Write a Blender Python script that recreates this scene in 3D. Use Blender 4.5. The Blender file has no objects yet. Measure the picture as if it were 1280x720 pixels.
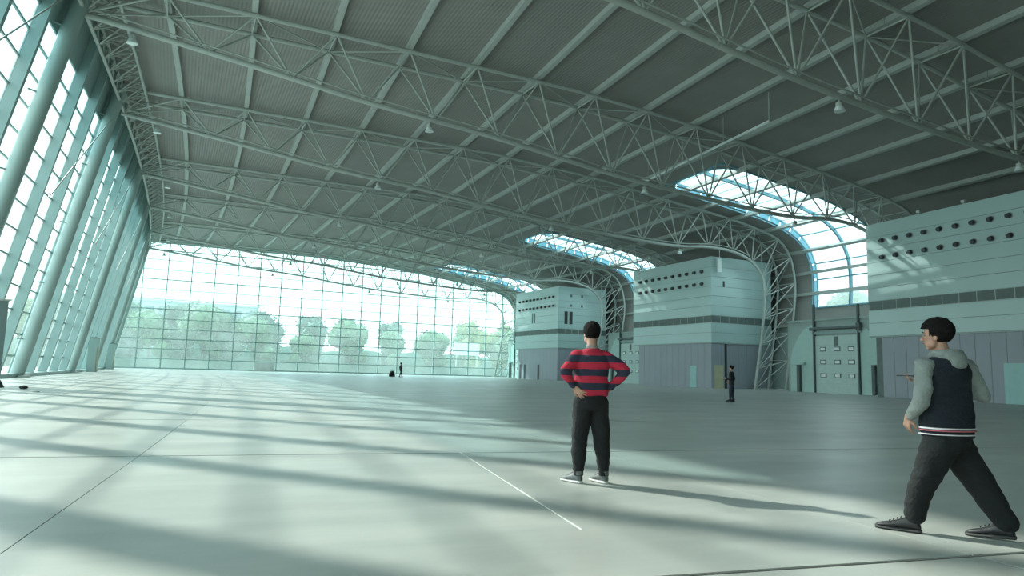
import bpy, bmesh, math, random
from mathutils import Vector, Matrix, noise
random.seed(7)
R = math.radians
sc = bpy.context.scene
col = sc.collection

# ------------------------------------------------------------------ camera, sky, sun, exposure
CAM_F, CAM_YAW, CAM_PITCH, CAM_ROLL, CAM_H = 864.07, .4485, .119, .0282, 1.2
cd = bpy.data.cameras.new('camera'); cam = bpy.data.objects.new('camera', cd); col.objects.link(cam)
cd.sensor_width = 36; cd.lens = CAM_F / 1280 * 36; cd.clip_end = 2000; cd.clip_start = .05
fw = Vector((math.sin(CAM_YAW) * math.cos(CAM_PITCH), math.cos(CAM_YAW) * math.cos(CAM_PITCH), math.sin(CAM_PITCH)))
rt = Vector((math.cos(CAM_YAW), -math.sin(CAM_YAW), 0)); up = rt.cross(fw)
cr, sr = math.cos(CAM_ROLL), math.sin(CAM_ROLL)
rt2 = rt * cr + up * sr; up2 = up * cr - rt * sr
cam.matrix_world = Matrix(((rt2.x, up2.x, -fw.x, 0), (rt2.y, up2.y, -fw.y, 0), (rt2.z, up2.z, -fw.z, CAM_H), (0, 0, 0, 1)))
sc.camera = cam
sc.view_settings.view_transform = 'Standard'; sc.view_settings.look = 'None'
sc.view_settings.gamma = 1; sc.view_settings.exposure = 0.12
sc.view_settings.use_curve_mapping = False

w = bpy.data.worlds.new('sky'); sc.world = w; w.use_nodes = True
nt = w.node_tree; nt.nodes.clear()
out = nt.nodes.new('ShaderNodeOutputWorld'); bg = nt.nodes.new('ShaderNodeBackground')
tc = nt.nodes.new('ShaderNodeTexCoord'); sx = nt.nodes.new('ShaderNodeSeparateXYZ')
rp = nt.nodes.new('ShaderNodeValToRGB')
nt.links.new(tc.outputs['Generated'], sx.inputs[0]); nt.links.new(sx.outputs[2], rp.inputs[0])
rp.color_ramp.elements[0].position = 0; rp.color_ramp.elements[0].color = (.97, 1, .985, 1)
rp.color_ramp.elements[1].position = .9; rp.color_ramp.elements[1].color = (.62, .82, .88, 1)
nt.links.new(rp.outputs[0], bg.inputs[0]); bg.inputs[1].default_value = 3.2
nt.links.new(bg.outputs[0], out.inputs[0])

sun = bpy.data.lights.new('sun', 'SUN'); so = bpy.data.objects.new('sun', sun); col.objects.link(so)
sun.energy = 9.8; sun.angle = R(1.1); sun.color = (1, .93, .84)
SAZ, SEL = R(-32), R(33)       # where the sun stands: azimuth from +Y (negative = left), elevation
sd = Vector((math.sin(SAZ) * math.cos(SEL), math.cos(SAZ) * math.cos(SEL), math.sin(SEL)))
so.rotation_euler = (-sd).to_track_quat('-Z', 'Y').to_euler()

# ------------------------------------------------------------------ materials
MATS = {}
def mat(name, c, rough=.6, metal=0, var=.08, scale=2.0, bump=0, bscale=20, spec=.5, coat=0):
    m = bpy.data.materials.new(name); m.use_nodes = True; n = m.node_tree; b = n.nodes['Principled BSDF']
    b.inputs['Roughness'].default_value = rough; b.inputs['Metallic'].default_value = metal
    b.inputs['Specular IOR Level'].default_value = spec
    t = n.nodes.new('ShaderNodeTexCoord'); no = n.nodes.new('ShaderNodeTexNoise')
    no.inputs['Scale'].default_value = scale; no.inputs['Detail'].default_value = 5
    n.links.new(t.outputs['Object'], no.inputs['Vector'])
    r = n.nodes.new('ShaderNodeValToRGB')
    r.color_ramp.elements[0].position = .3; r.color_ramp.elements[1].position = .7
    r.color_ramp.elements[0].color = tuple(x * (1 - var) for x in c) + (1,)
    r.color_ramp.elements[1].color = tuple(min(1, x * (1 + var)) for x in c) + (1,)
    n.links.new(no.outputs[0], r.inputs[0]); n.links.new(r.outputs[0], b.inputs['Base Color'])
    if bump:
        n2 = n.nodes.new('ShaderNodeTexNoise'); n2.inputs['Scale'].default_value = bscale
        n.links.new(t.outputs['Object'], n2.inputs['Vector'])
        bp = n.nodes.new('ShaderNodeBump'); bp.inputs['Strength'].default_value = bump; bp.inputs['Distance'].default_value = .02
        n.links.new(n2.outputs[0], bp.inputs['Height']); n.links.new(bp.outputs[0], b.inputs['Normal'])
    MATS[name] = m
    return m
mat('steel', (.48, .52, .485), .45, var=.06)
mat('steel_dark', (.10, .13, .13), .5)
mat('wall_steel', (.29, .41, .40), .4, var=.05, scale=.6)
mat('tube_steel', (.33, .43, .41), .38, var=.06, scale=.6)
mat('purlin', (.46, .50, .47), .55, var=.06)
mat('deck', (.31, .305, .285), .8, var=.05, scale=.5)
mat('cladding', (.47, .63, .615), .28, var=.04, scale=.25)
mat('clad_lower', (.34, .37, .41), .5, var=.04, scale=.5)
mat('clad_core', (.10, .15, .15), .8)
mat('vent', (.15, .19, .18), .7)
mat('vent_frame', (.40, .50, .47), .5)
mat('nozzle', (.035, .04, .045), .5)
mat('nozzle_ring', (.30, .33, .32), .5)
mat('portal', (.40, .57, .53), .5, var=.05)
mat('door_white', (.47, .60, .57), .45, var=.04)
mat('door_mint', (.36, .60, .58), .45, var=.04)
mat('beige', (.55, .53, .36), .6)
mat('wall_panel', (.33, .42, .39), .7, var=.05, scale=.4)
mat('blue_frame', (.16, .36, .43), .4)
mat('blue_panel', (.20, .50, .62), .35)
mat('lamp_white', (.75, .82, .80), .4)
mat('paint_faded', (.60, .61, .57), .6)
mat('paint_white', (.75, .8, .78), .6)
mat('joint_dark', (.10, .09, .085), .9)
mat('black', (.015, .017, .018), .6)
mat('grey_box', (.18, .24, .24), .5)
mat('asphalt', (.35, .38, .38), .9, scale=.2)
mat('grass', (.10, .17, .07), .95, var=.3, scale=.3)
mat('bark', (.12, .10, .08), .9)
mat('house', (.55, .62, .62), .8)
mat('house_dark', (.16, .24, .27), .4)
def leafmat(name, a, b):
    m = mat(name, a, .8); r = [n for n in m.node_tree.nodes if n.type == 'VALTORGB'][0]
    r.color_ramp.elements[0].color = a + (1,); r.color_ramp.elements[1].color = b + (1,); return m
leafmat('leaf_green', (.07, .14, .07), (.16, .26, .11)); leafmat('leaf_dark', (.05, .11, .09), (.10, .19, .13)); leafmat('leaf_yellow', (.16, .19, .05), (.28, .28, .09))

def glass(name, tint, veil, gloss=.06, veilcol=(.8, .95, .95)):
    m = bpy.data.materials.new(name); m.use_nodes = True; n = m.node_tree; n.nodes.clear()
    o = n.nodes.new('ShaderNodeOutputMaterial'); tr = n.nodes.new('ShaderNodeBsdfTransparent'); tr.inputs[0].default_value = tint + (1,)
    gl = n.nodes.new('ShaderNodeBsdfGlossy'); gl.inputs['Roughness'].default_value = .05
    tl = n.nodes.new('ShaderNodeBsdfTranslucent'); tl.inputs[0].default_value = veilcol + (1,)  # translucent share veils the view, standing in for haze and glare
    m1 = n.nodes.new('ShaderNodeMixShader'); m2 = n.nodes.new('ShaderNodeMixShader')
    t = n.nodes.new('ShaderNodeTexCoord'); no = n.nodes.new('ShaderNodeTexNoise'); no.inputs['Scale'].default_value = .25; no.inputs['Detail'].default_value = 4
    mr = n.nodes.new('ShaderNodeMapRange'); mr.inputs[1].default_value = .3; mr.inputs[2].default_value = .7
    mr.inputs[3].default_value = veil * .7; mr.inputs[4].default_value = veil * 1.3
    n.links.new(t.outputs['Object'], no.inputs[0]); n.links.new(no.outputs[0], mr.inputs[0]); n.links.new(mr.outputs[0], m1.inputs[0])
    n.links.new(tr.outputs[0], m1.inputs[1]); n.links.new(tl.outputs[0], m1.inputs[2])
    m2.inputs[0].default_value = gloss; n.links.new(m1.outputs[0], m2.inputs[1]); n.links.new(gl.outputs[0], m2.inputs[2])
    n.links.new(m2.outputs[0], o.inputs[0]); MATS[name] = m; return m
glass('glass_wall', (.86, .93, .925), .08)
glass('glass_gable', (.72, .89, .90), .085)
glass('glass_sky', (.78, .84, .85), .30)
glass('glass_top', (.66, .80, .81), .05)  # tint put in for the bluer sky seen through the top panes
glass('glass_side', (.30, .70, .85), .35, veilcol=(.25, .6, .75))

def floor_mat():
    m = mat('concrete', (.50, .54, .515), .5, var=.05); n = m.node_tree; b = n.nodes['Principled BSDF']
    geo = n.nodes.new('ShaderNodeNewGeometry')
    n1 = n.nodes.new('ShaderNodeTexNoise'); n1.inputs['Scale'].default_value = .35; n1.inputs['Detail'].default_value = 8; n1.inputs['Roughness'].default_value = .65
    mp = n.nodes.new('ShaderNodeMapping'); mp.inputs['Scale'].default_value = (.5, 2.2, 1); mp.inputs['Rotation'].default_value = (0, 0, .3)
    n.links.new(geo.outputs['Position'], mp.inputs[0]); n.links.new(mp.outputs[0], n1.inputs['Vector'])
    r = n.nodes.new('ShaderNodeValToRGB'); r.color_ramp.elements[0].position = .3; r.color_ramp.elements[1].position = .72
    r.color_ramp.elements[0].color = (.33, .345, .33, 1); r.color_ramp.elements[1].color = (.53, .525, .49, 1)
    n.links.new(n1.outputs[0], r.inputs[0]); n.links.new(r.outputs[0], b.inputs['Base Color'])
    n2 = n.nodes.new('ShaderNodeTexNoise'); n2.inputs['Scale'].default_value = .9; n2.inputs['Detail'].default_value = 6
    n.links.new(geo.outputs['Position'], n2.inputs['Vector'])
    mr = n.nodes.new('ShaderNodeMapRange'); mr.inputs[3].default_value = .24; mr.inputs[4].default_value = .45
    n.links.new(n2.outputs[0], mr.inputs[0]); n.links.new(mr.outputs[0], b.inputs['Roughness'])
floor_mat()
def deck_mat():
    m = MATS['deck']; n = m.node_tree; b = n.nodes['Principled BSDF']
    geo = n.nodes.new('ShaderNodeNewGeometry'); wv = n.nodes.new('ShaderNodeTexWave'); wv.bands_direction = 'X'
    wv.inputs['Scale'].default_value = 1.6; n.links.new(geo.outputs['Position'], wv.inputs['Vector'])
    bp = n.nodes.new('ShaderNodeBump'); bp.inputs['Strength'].default_value = .3; bp.inputs['Distance'].default_value = .05
    n.links.new(wv.outputs['Fac'], bp.inputs['Height']); n.links.new(bp.outputs[0], b.inputs['Normal'])
deck_mat()

# ------------------------------------------------------------------ helpers
def S(y): return .5 - .0008 * (y - 80) ** 2          # the hall's gentle curve in plan
def W(x, y, z): return Vector((x + S(y), y, z))
class MB:
    def __init__(s): s.v = []; s.f = []; s.mi = []; s.sm = []
    def add(s, vs, fs, mi=0, smooth=False):
        o = len(s.v); s.v += [tuple(v) for v in vs]
        for f in fs: s.f.append([o + i for i in f]); s.mi.append(mi); s.sm.append(smooth)
        return s
    def box(s, a, b, mi=0):
        x0, y0, z0 = a; x1, y1, z1 = b
        vs = [(x0,y0,z0),(x1,y0,z0),(x1,y1,z0),(x0,y1,z0),(x0,y0,z1),(x1,y0,z1),(x1,y1,z1),(x0,y1,z1)]
        return s.add(vs, [(0,3,2,1),(4,5,6,7),(0,1,5,4),(1,2,6,5),(2,3,7,6),(3,0,4,7)], mi)
    def hexa(s, vs, mi=0):
        return s.add(vs, [(0,3,2,1),(4,5,6,7),(0,1,5,4),(1,2,6,5),(2,3,7,6),(3,0,4,7)], mi)
    def tube(s, pts, r, n=8, mi=0, caps=True, r2=None):
        pts = [Vector(p) for p in pts]; rings = []; k = len(pts)
        t0 = (pts[1] - pts[0]).normalized()
        a = Vector((0, 0, 1)) if abs(t0.z) < .9 else Vector((1, 0, 0))
        nx = t0.cross(a).normalized()
        for i, p in enumerate(pts):
            t = (pts[min(i+1, k-1)] - pts[max(i-1, 0)]).normalized()
            nx = (nx - t * nx.dot(t)).normalized(); ny = t.cross(nx)
            rr = r if r2 is None else r + (r2 - r) * i / (k - 1)
            rings.append([p + (nx * math.cos(2*math.pi*j/n) + ny * math.sin(2*math.pi*j/n)) * rr for j in range(n)])
        vs = [v for rg in rings for v in rg]
        fs = [(i*n+j, i*n+(j+1) % n, (i+1)*n+(j+1) % n, (i+1)*n+j) for i in range(k-1) for j in range(n)]
        s.add(vs, fs, mi, True)
        if caps: s.add(rings[0], [tuple(range(n))[::-1]], mi); s.add(rings[-1], [tuple(range(n))], mi)
        return s
    def strip(s, quads, mi=0):
        """quads: list of cross sections (lists of equal length, closed loops)"""
        n = len(quads[0]); vs = [v for q in quads for v in q]
        fs = [(i*n+j, i*n+(j+1) % n, (i+1)*n+(j+1) % n, (i+1)*n+j) for i in range(len(quads)-1) for j in range(n)]
        fs += [tuple(range(n))[::-1], tuple(range((len(quads)-1)*n, len(quads)*n))]
        return s.add(vs, fs, mi)
    def mesh(s, name, mats):
        me = bpy.data.meshes.new(name); me.from_pydata(s.v, [], s.f)
        for m in ([mats] if isinstance(mats, str) else mats): me.materials.append(MATS[m])
        me.polygons.foreach_set('material_index', s.mi); me.polygons.foreach_set('use_smooth', s.sm); me.update()
        bm = bmesh.new(); bm.from_mesh(me); bmesh.ops.recalc_face_normals(bm, faces=bm.faces); bm.to_mesh(me); bm.free()
        return me
    def build(s, name, mats, parent=None, **k): return place(name, s.mesh(name, mats), parent, **k)
def place(name, me, parent=None, loc=(0,0,0), rot=(0,0,0), **k):
    o = bpy.data.objects.new(name, me); col.objects.link(o); o.parent = parent
    o.location = loc; o.rotation_euler = rot
    for a, b in k.items(): o[a] = b
    return o
def empty(name, loc=(0,0,0), rz=0, **k):
    o = bpy.data.objects.new(name, None); col.objects.link(o); o.location = loc; o.rotation_euler = (0,0,rz); o.empty_display_size = .2
    for a, b in k.items(): o[a] = b
    return o
def copy_tree(o, parent=None):
    c = o.copy(); col.objects.link(c); c.parent = parent
    for ch in list(o.children): copy_tree(ch, c)
    return c
ST = dict(kind='structure')

# ------------------------------------------------------------------ the hall's cross section
DG = 117.2                                   # far gable
TR = [21.2, 37.8, 52.4, 69.0, 83.6, 100.2, 114.8]   # roof trusses
Y0 = -12.0
PROF = [(-4.9,19.6),(20,19.6),(25,19.4),(33.7,18.9),(40.7,18.1),(46.5,17.4),(51,16.8),(53.4,16.25),(55.3,15.6),(56.6,14.8),(57.3,14.0),(57.9,12.8),(58.15,11.6),(58.15,9.8),(57.95,7.9),(57.7,6.4),(56.8,0)]
def arc(poly):
    L = [0]
    for a, b in zip(poly, poly[1:]): L.append(L[-1] + math.dist(a, b))
    return L
PL = arc(PROF)
def pat(s):
    s = max(0, min(PL[-1], s))
    for i in range(len(PL) - 1):
        if s <= PL[i+1] + 1e-9:
            t = (s - PL[i]) / (PL[i+1] - PL[i]); a, b = PROF[i], PROF[i+1]
            return (a[0] + (b[0]-a[0]) * t, a[1] + (b[1]-a[1]) * t)
def pnorm(s):
    a, b = pat(s - .4), pat(s + .4); d = math.dist(a, b)
    return (-(b[1]-a[1]) / d, (b[0]-a[0]) / d)       # outward (up / right)
def s_of_x(x):
    for i in range(len(PL) - 1):
        if PROF[i][0] <= x <= PROF[i+1][0]: return PL[i] + (x - PROF[i][0]) / (PROF[i+1][0] - PROF[i][0]) * (PL[i+1] - PL[i])
def s_of_z(z):
    for i in range(len(PL) - 1, -1, -1):
        if i < len(PL)-1 and PROF[i+1][1] <= z <= PROF[i][1]: return PL[i] + (PROF[i][1] - z) / (PROF[i][1] - PROF[i+1][1]) * (PL[i+1] - PL[i])
def roof_z(x): return pat(s_of_x(x))[1] if x > -4.9 else 19.6
PX = [-.8 + 4.17 * k for k in range(14)]             # purlins
nodes_s = [0] + [s_of_x(x) for x in PX] + [s_of_z(z) for z in (14.2, 12.0, 9.8, 6.6)]
def psec(s, y, dn, up_, hw=None):
    x, z = pat(s); nx, nz = pnorm(s)
    return W(x + nx * dn, y, z + nz * dn), W(x + nx * up_, y, z + nz * up_)

# ------------------------------------------------------------------ floor
floor = empty('floor', **ST)
gb = MB()
ys = [Y0 + (DG + 1 - Y0) * i / 24 for i in range(25)]
gb.strip([[W(-9.6, y, -.35), W(58.6, y, -.35), W(58.6, y, -.012), W(-9.6, y, -.012)] for y in ys])
gb.build('floor_bed', 'joint_dark', floor)
xs = [-9.6] + [3.1 + 6.3 * k for k in range(-1, 9)] + [58.6]
yj = [Y0] + [-7.4 + 5.95 * k for k in range(21)] + [DG + .6]
for a, b in zip(yj, yj[1:]):
    for c, d in zip(xs, xs[1:]):
        if b - a < .3 or d - c < .3: continue
        g = .0045; h = .026
        # joints across the hall stand square to its curved axis
        def q(x, y, z):
            return W(x, y - x * .17 * max(0, 1 - (y + 3) / 60), z)
        vs = [q(c+g, a+h, -.3), q(d-g, a+h, -.3), q(d-g, b-h, -.3), q(c+g, b-h, -.3), q(c+g, a+h, 0), q(d-g, a+h, 0), q(d-g, b-h, 0), q(c+g, b-h, 0)]
        MB().hexa(vs).build('concrete_slab', 'concrete', floor)
MB().hexa([Vector(p) for p in [(3.84, 9.62, .0), (3.856, 9.62, .0), (2.926, 4.7, .0), (2.91, 4.7, .0), (3.84, 9.62, .004), (3.856, 9.62, .004), (2.926, 4.7, .004), (2.91, 4.7, .004)]]).build('painted_line', 'paint_faded', floor)

# ------------------------------------------------------------------ roof: deck panels, purlins, skylights
ceiling = empty('ceiling', **ST)
SKY = [(41.5, 49.6), (72.9, 81.0), (104.1, 112.2)]
s_sky0, s_sky1 = s_of_x(39.2), s_of_z(8.4)
def deck(sa, sb, ya, yb, parent=ceiling, m='deck', lo=0, hi=.1, name='roof_panel'):
    n = max(1, int((yb - ya) / 5) + 1); k = 3 if sb > s_of_x(44) else 1
    b = MB()
    for j in range(k):
        s0, s1 = sa + (sb-sa) * j / k, sa + (sb-sa) * (j+1) / k
        secs = []
        for i in range(n + 1):
            y = ya + (yb-ya) * i / n; p, q = psec(s0, y, lo, hi); r_, t_ = psec(s1, y, lo, hi); secs.append([p, r_, t_, q])
        b.strip(secs)
    return b.build(name, m, parent)
bays = [Y0] + TR + [DG]
bays.insert(1, 5.0)
for ya, yb in zip(bays, bays[1:]):
    sk = [s for s in SKY if ya < s[0] < yb]
    for sa, sb in zip(nodes_s, nodes_s[1:]):
        if sk and sb > s_sky0 + .01 and sa < s_sky1:
            y1, y2 = sk[0]
            deck(sa, sb, ya, y1); deck(sa, sb, y2, yb)
            if sa < s_sky0: deck(sa, s_sky0, y1, y2)
            if sb > s_sky1: deck(s_sky1, sb, y1, y2)
        else: deck(sa, sb, ya, yb)
    deck(nodes_s[-1], PL[-1], ya, yb, m='wall_panel', name='wall_cladding')
def purlin(s, ya, yb, wd=.30, dp=.34, name='purlin'):
    secs = []; n = max(1, int((yb-ya) / 5) + 1)
    for i in range(n+1):
        y = ya + (yb-ya) * i / n
        a, b_ = psec(s - wd/2, y, -dp, 0); c, d = psec(s + wd/2, y, -dp, 0); secs.append([a, c, d, b_])
    MB().strip(secs).build(name, 'purlin', ceiling)
for i, s in enumerate(nodes_s[1:]):
    for ya, yb in zip(bays, bays[1:]):
        purlin(s, ya + .02, yb - .02, name='purlin' if i < len(PX) else 'wall_girt')
# flat downstand edge where the roof meets the sloping glass wall
for k, (y1, y2) in enumerate(SKY):
    wn = empty('window_%d' % (k + 1), **ST)
    H = .75
    def P3(s, y, d): x, z = pat(s); nx, nz = pnorm(s); return W(x + nx*d, y, z + nz*d)
    n = 17
    SS = [s_sky0 + (s_sky1 - s_sky0) * i / n for i in range(n + 1)]
    ym = (y1 + y2) / 2
    for i in range(n):
        for ya, yb in ((y1, ym), (ym, y2)):
            a, b_ = SS[i] + .04, SS[i+1] - .04
            MB().hexa([P3(a, ya+.1, H), P3(a, yb-.1, H), P3(b_, yb-.1, H), P3(b_, ya+.1, H), P3(a, ya+.1, H+.02), P3(a, yb-.1, H+.02), P3(b_, yb-.1, H+.02), P3(b_, ya+.1, H+.02)]).build('pane', 'glass_sky', wn)
    for i in range(n + 1):
        MB().hexa([P3(SS[i]-.05, y1, H-.1), P3(SS[i]-.05, y2, H-.1), P3(SS[i]+.05, y2, H-.1), P3(SS[i]+.05, y1, H-.1), P3(SS[i]-.05, y1, H+.06), P3(SS[i]-.05, y2, H+.06), P3(SS[i]+.05, y2, H+.06), P3(SS[i]+.05, y1, H+.06)]).build('glazing_bar', 'blue_frame', wn)
    fine = [s_sky0 + (s_sky1 - s_sky0) * i / 34 for i in range(35)]
    MB().strip([[P3(s, ym-.1, H-.28), P3(s, ym+.1, H-.28), P3(s, ym+.1, H+.06), P3(s, ym-.1, H+.06)] for s in fine]).build('centre_rib', 'blue_frame', wn)
    for y, d in ((y1, -.14), (y2, .14)):
        MB().strip([[P3(s, y, -.12), P3(s, y+d, -.12), P3(s, y+d, .16), P3(s, y, .16)] for s in fine]).build('lower_frame', 'blue_frame', wn)
        MB().strip([[P3(s, y, H-.12), P3(s, y+d, H-.12), P3(s, y+d, H+.08), P3(s, y, H+.08)] for s in fine]).build('upper_frame', 'blue_frame', wn)
        for i in range(n):
            a, b_ = SS[i] + .05, SS[i+1] - .05; yy = y + d*.3; ye = y + d*.5
            MB().hexa([P3(a, yy, .1), P3(b_, yy, .1), P3(b_, ye, .1), P3(a, ye, .1), P3(a, yy, H-.1), P3(b_, yy, H-.1), P3(b_, ye, H-.1), P3(a, ye, H-.1)]).build('side_pane', 'blue_panel', wn)
    # rounded corners at the upper end
    for ysd, sg in ((y1, 1), (y2, -1)):
        b = MB(); r = 2.4
        pts = [(r - r*math.cos(t), r - r*math.sin(t)) for t in [math.pi/2*i/8 for i in range(9)]]
        for (a1, b1), (a2, b2) in zip(pts, pts[1:]):
            vs = []
            for d in (0, .1): vs += [P3(s_sky0, ysd, d), P3(s_sky0 + a1, ysd + sg*b1, d), P3(s_sky0 + a2, ysd + sg*b2, d)]
            b.add(vs, [(0,2,1), (3,4,5), (0,1,4,3), (1,2,5,4), (2,0,3,5)])
        b.build('corner_panel', 'deck', wn)
        MB().tube([P3(s_sky0 + a, ysd + sg*c, -.04) for a, c in pts], .09, 6).build('corner_frame', 'blue_frame', wn)
    MB().hexa([P3(s_sky0-.15, y1, -.1), P3(s_sky0, y1, -.1), P3(s_sky0, y2, -.1), P3(s_sky0-.15, y2, -.1), P3(s_sky0-.15, y1, H), P3(s_sky0, y1, H), P3(s_sky0, y2, H), P3(s_sky0-.15, y2, H)]).build('end_frame', 'blue_frame', wn)
    MB().hexa([P3(s_sky1, y1, -.1), P3(s_sky1+.15, y1, -.1), P3(s_sky1+.15, y2, -.1), P3(s_sky1, y2, -.1), P3(s_sky1, y1, H), P3(s_sky1+.15, y1, H), P3(s_sky1+.15, y2, H), P3(s_sky1, y2, H)]).build('sill', 'blue_frame', wn)

# ------------------------------------------------------------------ the sloping glass wall on the left
WB, WT, WH = -8.7, -4.7, 19.6
def wx(z): return WB + (WT - WB) * z / WH
def WL(off, y, z): return W(wx(z) + off, y, z)
wall_left = empty('wall_left', **ST)
FP = 3.9; F0 = 38.6
fins = [F0 + FP * k for k in range(-12, 21)]
fins = [y for y in fins if y < DG - .5]
ROW = 1.27
nrow = 13
finm = MB()
for i, y in enumerate(fins):
    b = MB()
    b.hexa([WL(-.06, y-.05, 0), WL(.50, y-.05, 0), WL(.50, y+.05, 0), WL(-.06, y+.05, 0), WL(-.06, y-.05, 19.3), WL(.50, y-.05, 19.3), WL(.50, y+.05, 19.3), WL(-.06, y+.05, 19.3)])
    b.hexa([WL(.48, y-.14, 0), WL(.51, y-.14, 0), WL(.51, y+.14, 0), WL(.48, y+.14, 0), WL(.48, y-.14, 19.3), WL(.51, y-.14, 19.3), WL(.51, y+.14, 19.3), WL(.48, y+.14, 19.3)])
    b.build('mullion_fin', 'wall_steel', wall_left)
npane = 0
stuff = MB()
allb = [Y0 + .4] + [f for f in fins if f > Y0 + .6] + [DG]
for ya, yb in zip(allb, allb[1:]):
    for r in range(nrow):
        z0, z1 = r * ROW + .05, (r + 1) * ROW - .05
        vs = [WL(0, ya+.05, z0), WL(0, yb-.05, z0), WL(0, yb-.05, z1), WL(0, ya+.05, z1), WL(.02, ya+.05, z0), WL(.02, yb-.05, z0), WL(.02, yb-.05, z1), WL(.02, ya+.05, z1)]
        if ya > 24 and npane < 286: MB().hexa(vs).build('pane', 'glass_top' if r >= nrow - 2 else 'glass_wall', wall_left); npane += 1
        else: stuff.hexa(vs)
    zt = nrow * ROW
    MB().hexa([WL(-.05, ya+.05, zt), WL(-.05, yb-.05, zt), WL(-.05, yb-.05, 19.6), WL(-.05, ya+.05, 19.6), WL(.03, ya+.05, zt), WL(.03, yb-.05, zt), WL(.03, yb-.05, 19.6), WL(.03, ya+.05, 19.6)]).build('spandrel_panel', 'wall_steel', wall_left)
stuff.build('far_panes', 'glass_wall', wall_left, kind='stuff')
segs = [Y0 + .4] + [33.45 + 15.6 * k for k in range(-2, 6)]
for ya, yb in zip(segs, segs[1:]):
    for r in range(nrow + 1):
        z = r * ROW; n = 4; secs = []
        for i in range(n + 1):
            y = ya + (yb-ya) * i / n
            secs.append([WL(-.05, y, z-.04), WL(.035, y, z-.04), WL(.035, y, z+.04), WL(-.05, y, z+.04)])
        MB().strip(secs).build('transom', 'wall_steel', wall_left)
for yb_ in (3, 18.6, 37.0, 49.8, 67.6, 82.8, 98.8, 113.6):
    yt_ = yb_ + .4
    pts = [WL(.56, yb_ + (yt_-yb_) * t, 19.0 * t) for t in (0, .25, .5, .75, 1)]
    c = MB().tube(pts, .38, 20).build('raking_column', 'tube_steel', wall_left)
    p = WL(.56, yb_, 0)
    MB().box((p.x-.6, p.y-.6, 0), (p.x+.6, p.y+.6, .12)).build('base_plate', 'steel', c)
    for t in (.12, .3, .5, .7, .88):
        z = 19 * t; y = yb_ + (yt_-yb_) * t
        MB().tube([WL(.5, y, z), WL(.02, y - .5, z)], .05, 6).build('bracket', 'wall_steel', c)
# tie rods across the wall and the kerb
for k in range(0, 5):
    y = 27.0 + 15.6 * k
    MB().tube([WL(.75, y, 9.5), WL(.75, y + 9.4, 18.6)], .035, 6).build('tie_rod', 'steel', wall_left)
MB().strip([[WL(-.1, y, 0), WL(.75, y, 0), WL(.7, y, .22), WL(-.1, y, .22)] for y in [Y0 + .4 + (DG-Y0-.6) * i / 24 for i in range(25)]]).build('kerb', 'wall_steel', wall_left)
# small door lobbies at the foot of the wall
for k, y in enumerate((74.5, 98.0)):
    L = empty('door_lobby', W(-7.55, y, 0), 0, label=['nearer small grey door box at the foot of the sloping glass wall', 'farther small grey door box at the foot of the wall, near the gable'][k], category='door box', group='door boxes along the glass wall')
    MB().box((-.2, -.1, 0), (.5, .0, 3.1)).build('side_panel', 'wall_steel', L)
    MB().box((.42, 0, 0), (.5, 2.0, 3.1)).build('front_panel', 'door_mint', L)
    MB().box((.5, .3, 0), (.54, 1.7, 2.3)).build('door', 'beige', L)
    MB().box((-.2, -.15, 3.1), (.6, 2.1, 3.2)).build('top_panel', 'grey_box', L)

# ------------------------------------------------------------------ far gable
wall_far = empty('wall_far', **ST)
gx0, gs = -5.27, 3.32
gx = [gx0 + gs * i for i in range(-1, 20)]
def left_z(x): return (x - (WB + S(DG))) / (WT - WB) * WH     # height at which the sloping wall reaches x
def gtop(x): return min(19.6, roof_z(min(58., x - S(DG))))
for i, x in enumerate(gx):
    if x > 58 or x < -9.2: continue
    zt = gtop(x) if left_z(x) > 19.6 else max(.5, left_z(x))
    if x - S(DG) > 56.8: zt = 14
    MB().box((x-.07, DG-.28, 0), (x+.07, DG+.05, zt)).build('mullion', 'wall_steel', wall_far)
GR = 1.5
cols_ = [-9.4 + .1] + [x for x in gx if x > -9] ; cols_ = [c for c in cols_ if c < 57.6] + [57.6]
for xa, xb in zip(cols_, cols_[1:]):
    for r in range(14):
        z0, z1 = r * GR + .04, (r+1) * GR - .04
        a0 = xa + .05; tl, tr_ = min(z1, gtop(a0)), min(z1, gtop(xb))
        # clip by the sloping wall
        la = (WB + S(DG)) + (WT-WB) * z0 / WH; lb = (WB + S(DG)) + (WT-WB) * z1 / WH
        if la > xb - .1: continue
        if tl <= z0 + .05 and tr_ <= z0 + .05: continue
        tl, tr_ = max(tl, z0 + .02), max(tr_, z0 + .02)
        x0b, x0t = max(a0, la), max(a0, min(lb, xb - .06)); x1 = xb - .05
        MB().hexa([(x0b, DG-.01, z0), (x1, DG-.01, z0), (x1, DG+.01, z0), (x0b, DG+.01, z0), (x0t, DG-.01, tl), (x1, DG-.01, tr_), (x1, DG+.01, tr_), (x0t, DG+.01, tl)]).build('pane', 'glass_gable', wall_far)
for r in range(1, 14):
    z = r * GR; x0 = (WB + S(DG)) + (WT-WB) * z / WH
    if z > 19.5: continue
    x1 = 57.2
    while x1 > 0 and gtop(x1) < z: x1 -= .25
    big = .07 if r % 3 == 0 else .045
    MB().box((x0, DG-.12, z-big), (x1, DG+.03, z+big)).build('transom', 'wall_steel', wall_far)
MB().box((-9.4, DG-.3, 0), (58, DG+.1, .18)).build('sill', 'wall_steel', wall_far)
secs = []
for i in range(60):
    s = PL[-1] * i / 59; x, z = pat(s); nx, nz = pnorm(s)
    secs.append([Vector((x + S(DG), DG-.25, z+.05)), Vector((x + S(DG), DG+.1, z+.05)), Vector((x - nx*.55 + S(DG), DG+.1, z - nz*.55)), Vector((x - nx*.55 + S(DG), DG-.25, z - nz*.55))])
MB().strip(secs).build('edge_fascia', 'wall_steel', wall_far)
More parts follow.
